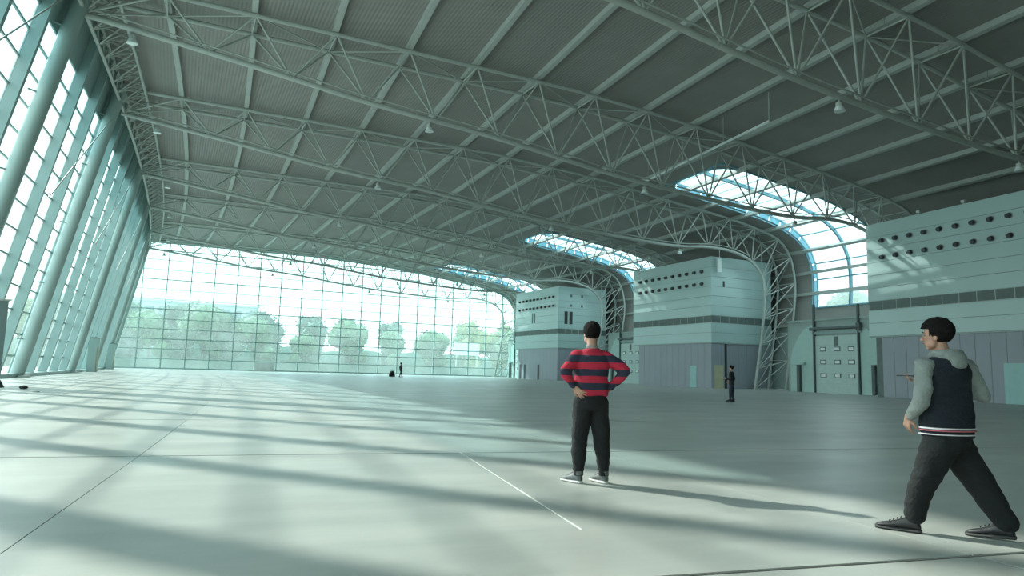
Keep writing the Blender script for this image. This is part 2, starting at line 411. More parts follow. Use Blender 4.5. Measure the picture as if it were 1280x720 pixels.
b = MB(); b.box((11.25, DG-.5, 0), (14.4, DG-.42, 1.45)); b.box((11.4, DG-.5, 0), (11.5, DG-.1, .1)); b.box((14.1, DG-.5, 0), (14.2, DG-.1, .1))
b.build('hoarding_board', 'lamp_white', None, label='pale board leaning at the foot of the far glass gable', category='board')

# back of the hall, behind the camera
wb = empty('wall_back', **ST)
MB().add([W(WB, Y0, 0), W(WT, Y0, 19.6)] + [W(x, Y0, z) for x, z in PROF[1:]], [tuple(range(len(PROF) + 1))]).build('wall_panel', 'wall_panel', wb)

# ------------------------------------------------------------------ roof trusses
BOT = [(-4.45,17.8),(3.5,16.9),(10,16.1),(17.5,15.5),(25,14.6),(31,14.1),(38,13.7),(43,13.6),(46.8,13.9),(50,13.75),(52.5,12.95),(53.9,11.5),(54.2,9.5),(54,7.2),(53.6,4.6),(53.1,2.1),(52.7,.05)]
TOP = [(-4.2,19.15),(20,19.15),(25,19.0),(33.7,18.45),(40.7,17.6),(45,17.15),(48.5,16.75),(51.8,16.2),(55,15.35),(56.7,13.6),(57.3,11.0),(57.1,8.4),(56.7,5.8),(56.2,3),(55.7,.05)]
def interp(P, x):
    for a, b in zip(P, P[1:]):
        if a[0] <= x <= b[0]: return a[1] + (b[1]-a[1]) * (x-a[0]) / (b[0]-a[0])
def spline(P):
    o = []
    for i in range(len(P)-1):
        p0 = P[max(i-1,0)]; p1 = P[i]; p2 = P[i+1]; p3 = P[min(i+2, len(P)-1)]
        for t in (0, .33, .67):
            o.append(tuple(.5*((2*p1[k]) + (-p0[k]+p2[k])*t + (2*p0[k]-5*p1[k]+4*p2[k]-p3[k])*t*t + (-p0[k]+3*p1[k]-3*p2[k]+p3[k])*t**3) for k in (0,1)))
    return o + [P[-1]]
HWD = 1.15
tn = [(x, interp(TOP, x)) for x in PX if x < 42] + TOP[5:]
bn = [(x + 2.085, interp(BOT, x + 2.085)) for x in PX if x < 38]
bn = bn + BOT[7:]
def make_truss():
    t = empty('roof_truss')
    V = lambda p, y: Vector((p[0], y, p[1]))
    MB().tube([V(p, 0) for p in spline(BOT)], .15, 10).build('bottom_chord', 'steel', t)
    for sg in (-1, 1): MB().tube([V(p, sg * HWD) for p in spline(TOP)], .12, 10).build('top_chord', 'steel', t)
    MB().tube([V((p[0], p[1] + .26), -.22) for p in spline(BOT) if p[0] < 52.3 and p[1] > 13], .045, 6).build('cable_pipe', 'steel', t)
    def bar(a, b, r=.06, name='web_brace'):
        MB().tube([a, b], r, 7, caps=False).build(name, 'steel', t)
    N = len(bn)
    for i, b in enumerate(bn):
        for j in (i, i + 1):
            if j < len(tn):
                for sg in (-1, 1): bar(V(b, 0), V(tn[j], sg * HWD))
    for sg in (-1, 1): bar(V(BOT[0], 0), V(tn[0], sg*HWD))
    for j, p in enumerate(tn):
        bar(V(p, -HWD), V(p, HWD), .05, 'top_strut')
        if j + 1 < len(tn):
            q = tn[j+1]; a = 1 if j % 2 else -1
            bar(V(p, -HWD*a), V(q, HWD*a), .04, 'top_brace')
    for x, z in ((BOT[-1]), (TOP[-1])):
        pass
    for (x, z), yy in ((BOT[-1], (0,)), (TOP[-1], (-HWD, HWD))):
        for y in yy: MB().box((x-.35, y-.35, 0), (x+.35, y+.35, .06)).build('base_plate', 'steel', t)
    return t
ordn = ['nearest', 'second-nearest', 'third-nearest', 'middle', 'third-farthest', 'second-farthest', 'farthest']
tdesc = ['nearest curved lattice steel roof truss, crossing the top right corner overhead',
 'lattice steel roof truss ending at the top of the nearest mint block',
 'lattice steel roof truss whose curved leg stands before the middle mint block',
 'lattice steel roof truss running to the far corner of the middle mint block',
 'lattice steel roof truss whose curved leg stands before the farthest mint block',
 'lattice steel roof truss behind the farthest mint block, next to last one',
 'last lattice steel roof truss, standing against the far glass gable']
tp = make_truss()
for i, y in enumerate(TR):
    t = tp if i == 0 else copy_tree(tp)
    t.location = (S(y), y, 0); t['label'] = tdesc[i]; t['category'] = 'roof truss'; t['group'] = 'curved lattice roof trusses'

# eaves lattice girder running along the top of the glass wall, one length per bay
elen = [(5.0, TR[0])] + list(zip(TR, TR[1:]))
edesc = ['overhead length of the eaves lattice girder before the nearest truss, out of view'] + ['%s length of the eaves lattice girder above the sloping glass wall' % s for s in ('nearest visible', 'second-nearest', 'third-nearest', 'third-farthest', 'second-farthest', 'farthest')]
for k, (ya, yb) in enumerate(elen):
    if k == 0: continue
    e = empty('eaves_girder', W(-4.1, ya, 18.2), 0, label=edesc[k], category='girder', group='eaves girders over the glass wall')
    o0 = W(-4.1, ya, 18.2)
    C = lambda dx, dz, y: W(-4.1 + dx, y, 18.2 + dz) - o0
    A, B_, D_ = (-.2, -.3), (1.15, .75), (-.15, .75)
    a, b = ya + .1, yb - .1
    for c, r in ((A, .10), (B_, .09), (D_, .09)): MB().tube([C(*c, a), C(*c, (a+b)/2), C(*c, b)], r, 8).build('chord', 'steel', e)
    n = 8
    for i in range(n):
        y0, y1 = a + (b-a) * i / n, a + (b-a) * (i+1) / n; ym = (y0+y1)/2
        for p, q in ((A, B_), (D_, B_), (A, D_)):
            MB().tube([C(*p, y0), C(*q, ym)], .045, 6, caps=False).build('lattice_bar', 'steel', e)
            MB().tube([C(*q, ym), C(*p, y1)], .045, 6, caps=False).build('lattice_bar', 'steel', e)
        MB().tube([C(*A, y0), C(*B_, y0)], .04, 6, caps=False).build('lattice_bar', 'steel', e)

# lamps hanging from the trusses
lamp = empty('high_bay_lamp')
MB().tube([(0,0,.0), (0,0,.32)], .03, 6).build('hanger', 'steel', lamp)
MB().tube([(0,0,-.05), (0,0,.12)], .16, 10).build('housing', 'steel', lamp)
rr = MB(); rr.tube([(0,0,-.06), (0,0,-.16), (0,0,-.30)], .16, 12, r2=.26); rr.build('reflector', 'lamp_white', lamp)
first = True
for i, y in enumerate(TR):
    for j, x in enumerate((-2.2, 13.4, 29.0, 43.2)):
        l = lamp if first else copy_tree(lamp); first = False
        l.location = W(x, y, interp(BOT, x) - .45)
        l['label'] = '%s high-bay lamp from the left under the %s roof truss' % (('first', 'second', 'third', 'fourth')[j], ordn[i])
        l['category'] = 'lamp'; l['group'] = 'high-bay lamps under the trusses'
# service pipe hung below the roof
p = empty('service_pipe', (0,0,0), 0, label='thin white pipe hung below the roof between the two nearest trusses, left of the skylight', category='pipe')
MB().tube([(32.0, 30.4, 17.0), (33.8, 45.7, 17.0)], .09, 8).build('pipe', 'lamp_white', p)
MB().tube([(32.0, 30.4, 17.0), (32.0, 30.4, 18.9)], .05, 6).build('drop', 'steel', p)
for t in (.3, .62, .95): MB().tube([(32+1.8*t, 30.4+15.3*t, 17.0), (32+1.8*t, 30.4+15.3*t, 18.9)], .03, 6).build('hanger', 'steel', p)

# ------------------------------------------------------------------ the three mint blocks on the right
def tower(x, y, slope, label, idx):
    t = empty('plant_block', (x, y, 0), -math.atan(slope), label=label, category='building', group='mint blocks along the right wall')
    L, D, ZB, ZT = 13.6, 8.0, 4.6, 13.3
    MB().box((.04, .04, ZB), (D, L-.04, ZT)).build('upper_core', 'clad_core', t)
    MB().box((.1, .1, 0), (D, L-1.15, ZB)).build('lower_core', 'clad_core', t)
    MB().box((-.03, -.03, ZB-.08), (D, L, ZB)).build('soffit', 'vent_frame', t)
    zs = [4.62, 5.62, 6.58]; zs2 = [7.34 + .993 * i for i in range(7)]
    for a, b in list(zip(zs, zs[1:])) + list(zip(zs2, zs2[1:])):
        MB().box((-.03, -.03, a), (.04, L, b-.025)).build('cladding_panel', 'cladding', t)
        MB().box((.04, -.03, a), (D, .04, b-.025)).build('cladding_panel', 'cladding', t)
        MB().box((.04, L-.04, a), (D, L, b-.025)).build('cladding_panel', 'cladding', t)
    MB().box((-.05, -.05, ZT-.03), (D, L+.02, ZT+.04)).build('coping', 'cladding', t)
    n = 11; wv = L / n
    for i in range(n): MB().box((.0, i*wv+.04, 6.63), (.05, (i+1)*wv-.04, 7.29)).build('vent_panel', 'vent', t)
    m = 7; wv2 = D / m
    for i in range(m): MB().box((i*wv2+.04, 0, 6.63), ((i+1)*wv2-.04, .05, 7.29)).build('vent_panel', 'vent', t)
    MB().box((.02, .02, 6.56), (.045, L, 7.36)).build('vent_frame', 'vent_frame', t)
    MB().box((.02, .02, 6.56), (D, .045, 7.36)).build('vent_frame', 'vent_frame', t)
    nb = 12; wl = (L - 1.15) / nb
    for i in range(nb): MB().box((.03, .06 + i*wl+.012, 0), (.1, .06+(i+1)*wl-.012, ZB-.1)).build('lower_panel', 'clad_lower', t)
    ns = 7; wl = D / ns
    for i in range(ns): MB().box((.1+i*wl+.012, .05, 0), (.1+(i+1)*wl-.012, .1, ZB-.1)).build('lower_panel', 'clad_lower', t)
    nm = MB(); nm.tube([(-.04,0,0), (.02,0,0)], .21, 12, mi=1); nm.tube([(-.26,0,-.05), (-.03,0,0)], .155, 12, r2=.17)
    nme = nm.mesh('air_nozzle', ['nozzle', 'nozzle_ring'])
    for z in (11.93, 10.64):
        for k in range(10): place('air_nozzle', nme, t, loc=(-.03, 1.3 + 1.2*k, z))
    return t
def slot(t, a, b, m, name): MB().box(a, b).build(name, m, t)
t3 = tower(46.99, 22.7, .1, 'nearest mint clad block with two rows of round nozzles, at the right edge', 0)
t2 = tower(48.35, 53.9, .02, 'middle mint clad block with two rows of round nozzles, white door in its grey base', 1)
t1 = tower(48.35, 85.1, 0, 'farthest and smallest mint clad block, narrow dark doors in its grey base', 2)
slot(t3, (-.03, 1.5, 0), (.05, 3.4, 2.55), 'door_mint', 'door')
slot(t2, (0, 2.35, 0), (.05, 3.4, 2.25), 'door_mint', 'door')
slot(t2, (.35, .0, 0), (1.5, .06, 2.35), 'beige', 'door')
slot(t2, (1.7, -.02, 0), (1.95, .1, 4.5), 'nozzle', 'downpipe')
slot(t1, (0, 5.4, 0), (.05, 5.95, 2.2), 'nozzle', 'door'); slot(t1, (0, 9.9, 0), (.05, 10.4, 2.2), 'nozzle', 'door'); slot(t1, (0, 11.3, 0), (.05, 11.9, 2.2), 'nozzle', 'door')
for y in (7.0, 7.7): slot(t1, (-.06, y, 8.4), (.0, y+.28, 9.9), 'vent', 'slot_vent')
for x in (1.0, 1.8): slot(t1, (x, -.06, 8.0), (x+.5, .0, 9.8), 'nozzle', 'slot_vent')
for x in (1.9, 3.7):
    for z in (11.9, 10.5): slot(t1, (x, -.07, z), (x+.3, .0, z+.35), 'vent', 'side_vent')
slot(t2, (1.5, -.08, 10.3), (1.68, .0, 10.9), 'nozzle', 'side_vent')
slot(t3, (.1, 12.45, 0), (.5, 13.1, 4.5), 'vent', 'corner_strip')  # plain dark upright strip at the far end of the base
o = MB().box((48.75, 53.35, 11.7), (49.3, 53.45, 13.2)).box((49.0, 53.38, 13.2), (49.04, 53.42, 16.3)).build('hanging_panel', 'lamp_white', None, label='small white upright panel hung by the near top corner of the middle mint block', category='panel')
# small fittings on top of the nearest block
for k, yy in enumerate((28.2, 31.6)):
    f = empty('roof_floodlight', (47.56 + (yy-28.2)*.1, yy, 13.34), 0, label=('right one of two tiny floodlights' if k == 0 else 'left one of two tiny floodlights') + ' on the top edge of the nearest mint block', category='lamp', group='floodlights on the nearest block')
    MB().box((-.04, -.04, 0), (.04, .04, .1)).build('bracket', 'steel', f); MB().box((-.14, -.12, .1), (.1, .12, .26)).build('head', 'lamp_white', f)

# ------------------------------------------------------------------ rolling doors between the blocks
def portal(idx, dy, x0):
    d = empty('door_%d' % idx, (x0, 40.27 + dy, 0), -math.atan(.04), **ST)
    MB().box((0, 0, 0), (.1, 4.62, 5.1)).build('leaf_panel', 'door_white', d)
    for z in [.85 * i for i in range(1, 6)]: MB().box((-.02, 0, z-.012), (.0, 4.62, z+.012)).build('leaf_seam', 'vent_frame', d)
    for z in (1.55, 2.75, 3.95 - .05):
        for y in (.75, 2.2, 3.75):
            MB().box((-.05, y-.32, z-.2), (.0, y+.32, z+.2)).build('window_frame', 'vent', d)
            MB().box((-.07, y-.24, z-.12), (-.04, y+.24, z+.12)).build('window_pane', 'lamp_white', d)
    MB().box((-.04, 2.1, 4.2), (.0, 2.5, 5.0)).build('label_plate', 'vent', d)
    for y in (-.12, 4.62): MB().box((-.18, y, 0), (.1, y+.12, 8.0 if y > 0 else 7.7)).build('guide_rail', 'steel_dark', d)
    MB().tube([(-.2, -.4, 5.75), (-.2, 5.0, 5.75)], .15, 10).build('shaft', 'steel_dark', d)
    MB().box((-.1, -.3, 5.25), (.05, 4.9, 5.5)).build('header_beam', 'wall_steel', d)
    MB().box((-.3, -.35, 5.4), (.05, .0, 6.1)).build('motor', 'steel_dark', d)
    # shaped side panels
    def poly(pts, name, m='portal', x=(0, .12)):
        n = len(pts); vs = [(x[0], a, b) for a, b in pts] + [(x[1], a, b) for a, b in pts]
        MB().add(vs, [tuple(range(n)), tuple(range(2*n-1, n-1, -1))] + [(i, (i+1) % n, n+(i+1) % n, n+i) for i in range(n)]).build(name, m, d)
    poly([(4.78, 0), (7.6, 0), (7.6, 3.0), (7.3, 4.0), (6.6, 5.1), (5.9, 5.8), (4.78, 6.2)], 'side_panel')
    poly([(-.16, 0), (-2.7, 0), (-2.7, 2.6), (-2.4, 3.7), (-1.7, 4.8), (-.9, 5.5), (-.16, 5.8)], 'side_panel')
    MB().box((.15, -3.2, 0), (.3, 8.0, 6.5)).build('portal_wall', 'wall_panel', d)
    MB().box((.0, -3.2, 6.5), (5.2, 8.0, 6.65)).build('portal_top', 'wall_panel', d)
    for y in (6.4, -1.6):
        MB().box((-.3, y-.1, 0), (-.05, y+.2, 2.5)).build('service_post', 'steel_dark', d)
        MB().box((-.35, y-.7, 2.5), (-.05, y+.7, 2.7)).build('service_box', 'portal', d)
    for y in (-3.2, 7.85): MB().box((.3, y, 0), (5.0, y+.15, 6.5)).build('portal_return', 'wall_panel', d)
portal(1, 0, 52.3); portal(2, 31.2, 52.6); portal(3, 62.4, 52.4)

# ------------------------------------------------------------------ things near the left edge
k = empty('equipment_cart', (-6.38, 33.0, 0), .3, label='dark grey upright cabinet on a black base at the left edge of the picture', category='cabinet')
MB().box((-.35, -.3, .5), (.30, .3, 3.35)).build('cabinet_body', 'grey_box', k)
MB().box((-.40, -.35, 3.35), (.35, .35, 3.42)).build('cabinet_top', 'steel', k)
MB().tube([(0,0,.0), (0,0,.22), (0,0,.36)], .5, 16, r2=.28).build('base', 'black', k)
MB().tube([(0,0,.3), (0,0,.55)], .12, 10).build('stem', 'black', k)
def lump(name, loc, r, m, **kk):
    bm = bmesh.new(); bmesh.ops.create_icosphere(bm, subdivisions=2, radius=1)
    for v in bm.verts:
        v.co *= 1 + .25 * noise.noise(v.co * 1.7 + Vector(loc)); v.co = Vector((v.co.x*r[0], v.co.y*r[1], max(0, (v.co.z + .75) * r[2])))
    me = bpy.data.meshes.new(name); bm.to_mesh(me); bm.free(); me.materials.append(MATS[m])
    return place(name, me, None, loc=loc, **kk)
lump('rag_bundle', (-5.05, 31.7, 0), (.15, .12, .08), 'black', label='small dark crumpled rag on the floor right of the left edge cabinet', category='rag')
lump('scrap_piece', (-4.26, 29.0, 0), (.13, .10, .03), 'steel', label='small grey flat scrap on the bright floor near the left edge', category='scrap')

# ------------------------------------------------------------------ outside
g = MB(); g.box((-160, -60, -.6), (-9.9, 330, -.37)); g.box((-9.9, DG + 1.2, -.6), (240, 330, -.37)); g.box((60.5, -60, -.6), (240, DG+1.2, -.37))
g.build('ground', 'asphalt', None, **ST)
MB().box((-140, 134, -.37), (200, 300, -.30)).build('lawn', 'grass', None, **ST)
def crown(seed, rx, rz, m):
    rnd = random.Random(seed); b = MB(); blobs = []
    for i in range(9):
        a = rnd.uniform(0, 6.28); q = rnd.uniform(0, .6); blobs.append((Vector((rx*q*math.cos(a), rx*q*math.sin(a), rz*rnd.uniform(-.65, .65))), rnd.uniform(.38, .6) * rx))
    for c, r in blobs:
        bm = bmesh.new(); bmesh.ops.create_icosphere(bm, subdivisions=2, radius=1)
        vs = [c + v.co * r * .85 * (1 + .3 * noise.noise(v.co * 2 + c)) for v in bm.verts]
        b.add(vs, [[v.index for v in f.verts] for f in bm.faces]); bm.free()
        for i in range(110):
            d = Vector((rnd.gauss(0,1), rnd.gauss(0,1), rnd.gauss(0,1))).normalized(); p = c + d * r * rnd.uniform(.8, 1.15)
            u = Vector((rnd.gauss(0,1), rnd.gauss(0,1), rnd.gauss(0,1))).normalized() * .3; v = u.cross(d).normalized() * .3
            b.add([p-u, p+v, p+u, p-v], [(0,1,2,3)])
    return b.mesh('crown', m)
crowns = [crown(1, 4.5, 6.4, 'leaf_dark'), crown(2, 4.6, 6.0, 'leaf_green'), crown(3, 4.2, 6.4, 'leaf_yellow')]
trunk = MB().tube([(0,0,0), (.15,.1,2.5), (0,.1,5.0), (.1,0,8)], .28, 8, r2=.12).mesh('trunk', 'bark')
tdefs = []
rnd = random.Random(11)
xx = -24
while xx < 106:
    for row in range(3):
        tdefs.append((xx + row * 3.1, (150, 161, 172)[row], rnd.uniform(.88, 1.10)))
    xx += 9.6
n_t = len(tdefs); nth = ['first','second','third','fourth','fifth','sixth','seventh','eighth','ninth','tenth','eleventh','twelfth','thirteenth','fourteenth','fifteenth','sixteenth','seventeenth','eighteenth','nineteenth','twentieth'] + ['twenty-' + s for s in ('first','second','third','fourth','fifth','sixth','seventh','eighth','ninth')] + ['thirtieth'] + ['thirty-' + s for s in ('first','second','third','fourth','fifth','sixth','seventh','eighth','ninth')] + ['fortieth', 'forty-first', 'forty-second']
for i, (x, y, s) in enumerate(tdefs):
    if 19 < x < 30: s *= .82
    elif x < 15: s *= 1.12
    kind = 2 if (60 < x < 84 and i % 2) else (1 if x > 52 else (0 if i % 3 else 1))
    t = empty('tree', (x, y, -.32), rnd.uniform(0, 6.28), label='%s tree from the left in the %s row of trees beyond the far glass gable' % (nth[i // 3], ('front', 'middle', 'back')[i % 3]), category='tree', group='trees beyond the gable')
    t.scale = (s, s, s)
    place('trunk', trunk, t); place('crown', crowns[kind], t, loc=(0, 0, 7.0))
for i, (x, y) in enumerate(((80, 61.2), (80, 71.5))):
    t = empty('tree', (x, y, -.32), i, label='green tree outside, seen through the %s lower panes of the nearest skylight window' % ('right', 'left')[i], category='tree', group='trees beside the nearest skylight')
    place('trunk', trunk, t); place('crown', crowns[1], t, loc=(0, 0, 8.5)); t.scale = (1.15, 1.15, 1.05)
b = MB(); rh = random.Random(5); prev = None; secs = []
for i in range(120):
    x = -90 + 2.2 * i; z = 5.2 + 1.6 * noise.noise(Vector((x * .13, 0, 0))) + rh.uniform(-.4, .4)
    y = 184 + rh.uniform(-.5, .5); secs.append([Vector((x, y, -.3)), Vector((x, y + 5, -.3)), Vector((x, y + 4, z * .8)), Vector((x, y + 2.2, z)), Vector((x, y + .6, z * .75)), Vector((x, y - .3, z * .4))])
b.strip(secs); b.build('tall_hedge', 'leaf_dark', None, label='tall rough hedge closing the view at ground level behind all the tree rows', category='hedge')
h = empty('apartment_building', (6, 205, -.3), .08, label='long pale flat-roofed building behind the trees at left beyond the gable', category='building')
MB().box((-34, 0, 0), (14, 14, 17)).build('walls', 'house', h)
for r in range(5):
    for c in range(15): MB().box((-32.5 + c*3.1, -.12, 1.2 + r*3.2), (-30.6 + c*3.1, .05, 3.0 + r*3.2)).build('window', 'house_dark', h)
MB().box((-34.5, -.5, 17), (14.5, 14.5, 17.5)).build('roof', 'house', h)
h2 = empty('pale_shed', (58, 142.5, -.3), .05, label='small pale rectangular kiosk standing before the trees beyond the gable', category='shed')
MB().box((-3, 0, 4.6), (3, .4, 7.4)).build('sign_panel', 'paint_white', h2)
for x in (-2.5, 2.5): MB().box((x-.12, .1, 0), (x+.12, .3, 4.6)).build('post', 'steel', h2)
h2.name = 'blank_billboard'; h2['label'] = 'blank white billboard on two posts before the trees beyond the gable'; h2['category'] = 'billboard'
MB().box((-60, 139, -.3), (150, 140.2, 1.7)).build('clipped_hedge', 'leaf_dark', None, label='low clipped hedge running along in front of the trees outside', category='hedge')

# ------------------------------------------------------------------ people
def remesh(b, voxel, smooth=4, disp=0, dscale=9, mats='black', name='body'):
    me = b.mesh(name, mats); o = bpy.data.objects.new(name, me); col.objects.link(o)
    m = o.modifiers.new('r', 'REMESH'); m.mode = 'VOXEL'; m.voxel_size = voxel; m.use_smooth_shade = True
    if smooth: s_ = o.modifiers.new('s', 'SMOOTH'); s_.iterations = smooth; s_.factor = .5
    dg = bpy.context.evaluated_depsgraph_get(); ev = o.evaluated_get(dg)
    me2 = bpy.data.meshes.new_from_object(ev); me2.name = name
    if disp:
        me2.update()
        ns = [v.normal.copy() for v in me2.vertices]
        for v, n in zip(me2.vertices, ns):
            c = v.co
            f = noise.noise(Vector((c.x*dscale, c.y*dscale, c.z*dscale*1.1))) + .6 * noise.noise(Vector((c.x*dscale*.8 + c.z*14, c.y*dscale, c.z*dscale*2.2 + 5)))
            v.co = c + n * disp * f
    me2.materials.clear()
    for mm in ([mats] if isinstance(mats, str) else mats): me2.materials.append(MATS[mm])
    for p in me2.polygons: p.use_smooth = True; p.material_index = 0
    bpy.data.objects.remove(o)
    return me2
def ball(b, c, r):
    r = (r, r, r) if not isinstance(r, tuple) else r
    bm = bmesh.new(); bmesh.ops.create_icosphere(bm, subdivisions=3, radius=1)
    b.add([Vector(c) + Vector((v.co.x*r[0], v.co.y*r[1], v.co.z*r[2])) for v in bm.verts], [[v.index for v in f.verts] for f in bm.faces]); bm.free()
def limb(b, pts, rs):
    """tapering limb with rounded ends"""
    pts = [Vector(p) for p in pts]
    for p, r in zip(pts, rs): ball(b, p, r * .995)
    for a, c, ra, rb in zip(pts, pts[1:], rs, rs[1:]): b.tube([a, (a+c)/2, c], ra, 14, r2=rb)
def loft(b, secs):
    """secs: (cx, cy, cz, rx, ry, twist)"""
    n = 24; rings = []
    for cx, cy, cz, rx, ry, tw in secs:
        ring = []
        for j in range(n):
            a = 2*math.pi*j/n; x = rx*math.copysign(abs(math.cos(a))**.9, math.cos(a)); y = ry*math.copysign(abs(math.sin(a))**.9, math.sin(a))
            ring.append(Vector((cx + x*math.cos(tw) - y*math.sin(tw), cy + x*math.sin(tw) + y*math.cos(tw), cz)))
        rings.append(ring)
    b.strip(rings)
def hand(b, wrist, palm_dir, finger_dir, curl, side, s=1.0):
    """palm slab plus five fingers; palm_dir = normal of the palm, finger_dir = where the fingers point"""
    f = Vector(finger_dir).normalized(); n = Vector(palm_dir).normalized(); n = (n - f*n.dot(f)).normalized(); sd_ = f.cross(n) * side
    w0 = Vector(wrist)
    for k in range(4):
        off = sd_ * (.027 - .018*k) * s
        a = w0 + off*.75 + f*.012*s; c = w0 + off + f*.085*s
        limb(b, [a, c], [.0135*s, .0115*s])
        L = (.072, .08, .074, .058)[k] * s
        sp = sd_ * (.30 - .2*k); c = c + sp*.012
        d1 = (f + n*curl + sp).normalized(); d2 = (f + n*curl*2.6 + sp).normalized()
        p1 = c + d1*L*.5; p2 = p1 + d2*L*.5
        limb(b, [c, p1, p2], [.0098*s, .0088*s, .0074*s])
    t0 = w0 + sd_*.022*s + f*.02*s; t1 = t0 + (sd_*.9 + f*.7 + n*.3).normalized()*.045*s; t2 = t1 + (sd_*.35 + f + n*.4).normalized()*.035*s
    limb(b, [t0, t1, t2], [.014*s, .0115*s, .009*s])
def frame(az):      # unit vectors right / forward of a heading
    f = Vector((math.sin(az), math.cos(az), 0)); return Vector((f.y, -f.x, 0)), f
mat('skin', (.42, .23, .165), .55, var=.05, scale=8); mat('skin_pale', (.46, .29, .22), .55, var=.05, scale=8)  # second skin tone is paler, for the two small figures
mat('hair', (.009, .008, .008), .9, bump=.8, bscale=90, spec=.15); mat('eye_white', (.25, .22, .20), .7)
mat('trousers', (.010, .011, .012), .95, var=.2, scale=9, bump=.5, bscale=40)
mat('trousers_black', (.006, .008, .009), .95, var=.2, scale=9, bump=.5, bscale=40)
mat('hood_grey', (.21, .235, .225), .9, var=.1, scale=14, bump=.4, bscale=60)
mat('vest_navy', (.005, .009, .016), .9, var=.2, scale=9, bump=.4, bscale=40)
mat('trim_red', (.55, .13, .17), .7); mat('trim_white', (.7, .66, .68), .7)
mat('shoe_grey', (.13, .14, .14), .6, var=.3, scale=25); mat('shoe_black', (.02, .02, .022), .5); mat('sole_white', (.6, .62, .6), .6); mat('sole_dark', (.05, .05, .05), .7)
mat('dark_coat', (.02, .022, .028), .8); mat('jeans', (.03, .04, .06), .8); mat('phone', (.01, .01, .012), .25); mat('paper', (.8, .82, .8), .7)
mat('lips', (.38, .17, .15), .5)
def stripe_mat():
    m = mat('striped_jumper', (.4, .02, .05), .85, bump=.5, bscale=120); n = m.node_tree; b = n.nodes['Principled BSDF']
    t = n.nodes.new('ShaderNodeTexCoord'); s_ = n.nodes.new('ShaderNodeSeparateXYZ'); n.links.new(t.outputs['Object'], s_.inputs[0])
    wob = n.nodes.new('ShaderNodeTexNoise'); wob.inputs['Scale'].default_value = 5; n.links.new(t.outputs['Object'], wob.inputs['Vector'])
    a0 = n.nodes.new('ShaderNodeMath'); a0.operation = 'MULTIPLY_ADD'; a0.inputs[1].default_value = .03; n.links.new(wob.outputs[0], a0.inputs[0]); n.links.new(s_.outputs[2], a0.inputs[2])
    a = n.nodes.new('ShaderNodeMath'); a.operation = 'SUBTRACT'; a.inputs[1].default_value = 1.034; n.links.new(a0.outputs[0], a.inputs[0])
    d = n.nodes.new('ShaderNodeMath'); d.operation = 'DIVIDE'; d.inputs[1].default_value = .150; n.links.new(a.outputs[0], d.inputs[0])
    fr = n.nodes.new('ShaderNodeMath'); fr.operation = 'FRACT'; n.links.new(d.outputs[0], fr.inputs[0])
    lt = n.nodes.new('ShaderNodeMath'); lt.operation = 'LESS_THAN'; lt.inputs[1].default_value = .5; n.links.new(fr.outputs[0], lt.inputs[0])
    mx = n.nodes.new('ShaderNodeMix'); mx.data_type = 'RGBA'; n.links.new(lt.outputs[0], mx.inputs[0])
    mx.inputs[6].default_value = (.50, .018, .05, 1); mx.inputs[7].default_value = (.022, .026, .05, 1)
    n.links.new(mx.outputs[2], b.inputs['Base Color'])
stripe_mat()

def head_mesh(b, c, az, s=1.0):
    """head with face features, looking along az"""
    r, f = frame(az); u = Vector((0,0,1)); c = Vector(c)
    P = lambda x, y, z: c + (r*x + f*y + u*z) * s
    def eb(x, y, z, rad, rx=1, ry=1, rz=1):
        bm = bmesh.new(); bmesh.ops.create_icosphere(bm, subdivisions=3, radius=1)
        b.add([P(x + v.co.x*rad*rx, y + v.co.y*rad*ry, z + v.co.z*rad*rz) for v in bm.verts], [[v.index for v in q.verts] for q in bm.faces]); bm.free()
    eb(0, -.008, .035, .098, .80, .98, .92)          # cranium
    eb(0, .02, -.035, .075, .82, .85, 1.05)       # face
    eb(0, .052, -.088, .03, 1.0, .85, .8)          # chin
    for sx in (-1, 1):
        eb(sx*.04, .03, -.055, .04, .9, 1.1, 1.1)       # jaw
        eb(sx*.033, .07, -.012, .022, 1, .7, .8)     # cheek
        eb(sx*.028, .084, .026, .015, 1.5, .6, .5)    # brow
        eb(sx*.080, -.002, -.01, .026, .32, .7, 1.2)    # ear
        eb(sx*.012, .095, -.03, .009)
    limb(b, [P(0, .084, .015), P(0, .098, -.012), P(0, .108, -.028)], [.008*s, .010*s, .011*s])    # nose
    eb(0, .086, -.055, .017, 1.4, .6, .35); eb(0, .084, -.064, .015, 1.2, .6, .4)    # lips
def hair_mesh(c, az, s=1.0, nape=.06):
    r, f = frame(az); u = Vector((0,0,1)); c = Vector(c); b = MB()
    bm = bmesh.new(); bmesh.ops.create_icosphere(bm, subdivisions=5, radius=1)
    vs = []
    for v in bm.verts:
        d = v.co.copy(); k = 1 + .05 * noise.noise(d * 5) + .04 * noise.noise(d * 16)
        p = Vector((d.x*.090*k, -.012 + d.y*.110*k, .045 + d.z*.100*k))
        # hairline: keep it high above the face, low at the nape
        if p.y > .035 and p.z < .055: p.y = .035 + (p.y-.035)*.15; p.z = max(p.z, .0) ; p.x *= .9
        if p.y <= .035:
            lim = -nape if p.y < -.035 else (-nape + (p.y + .035) / .07 * (nape + .02))
            if p.z < lim: p.z = lim + (p.z-lim)*.12; p.x *= .93; p.y = p.y*.93
        vs.append(c + (r*p.x + f*p.y + u*p.z) * s)
    b.add(vs, [[v.index for v in q.verts] for q in bm.faces], 0, True); bm.free()
    return b
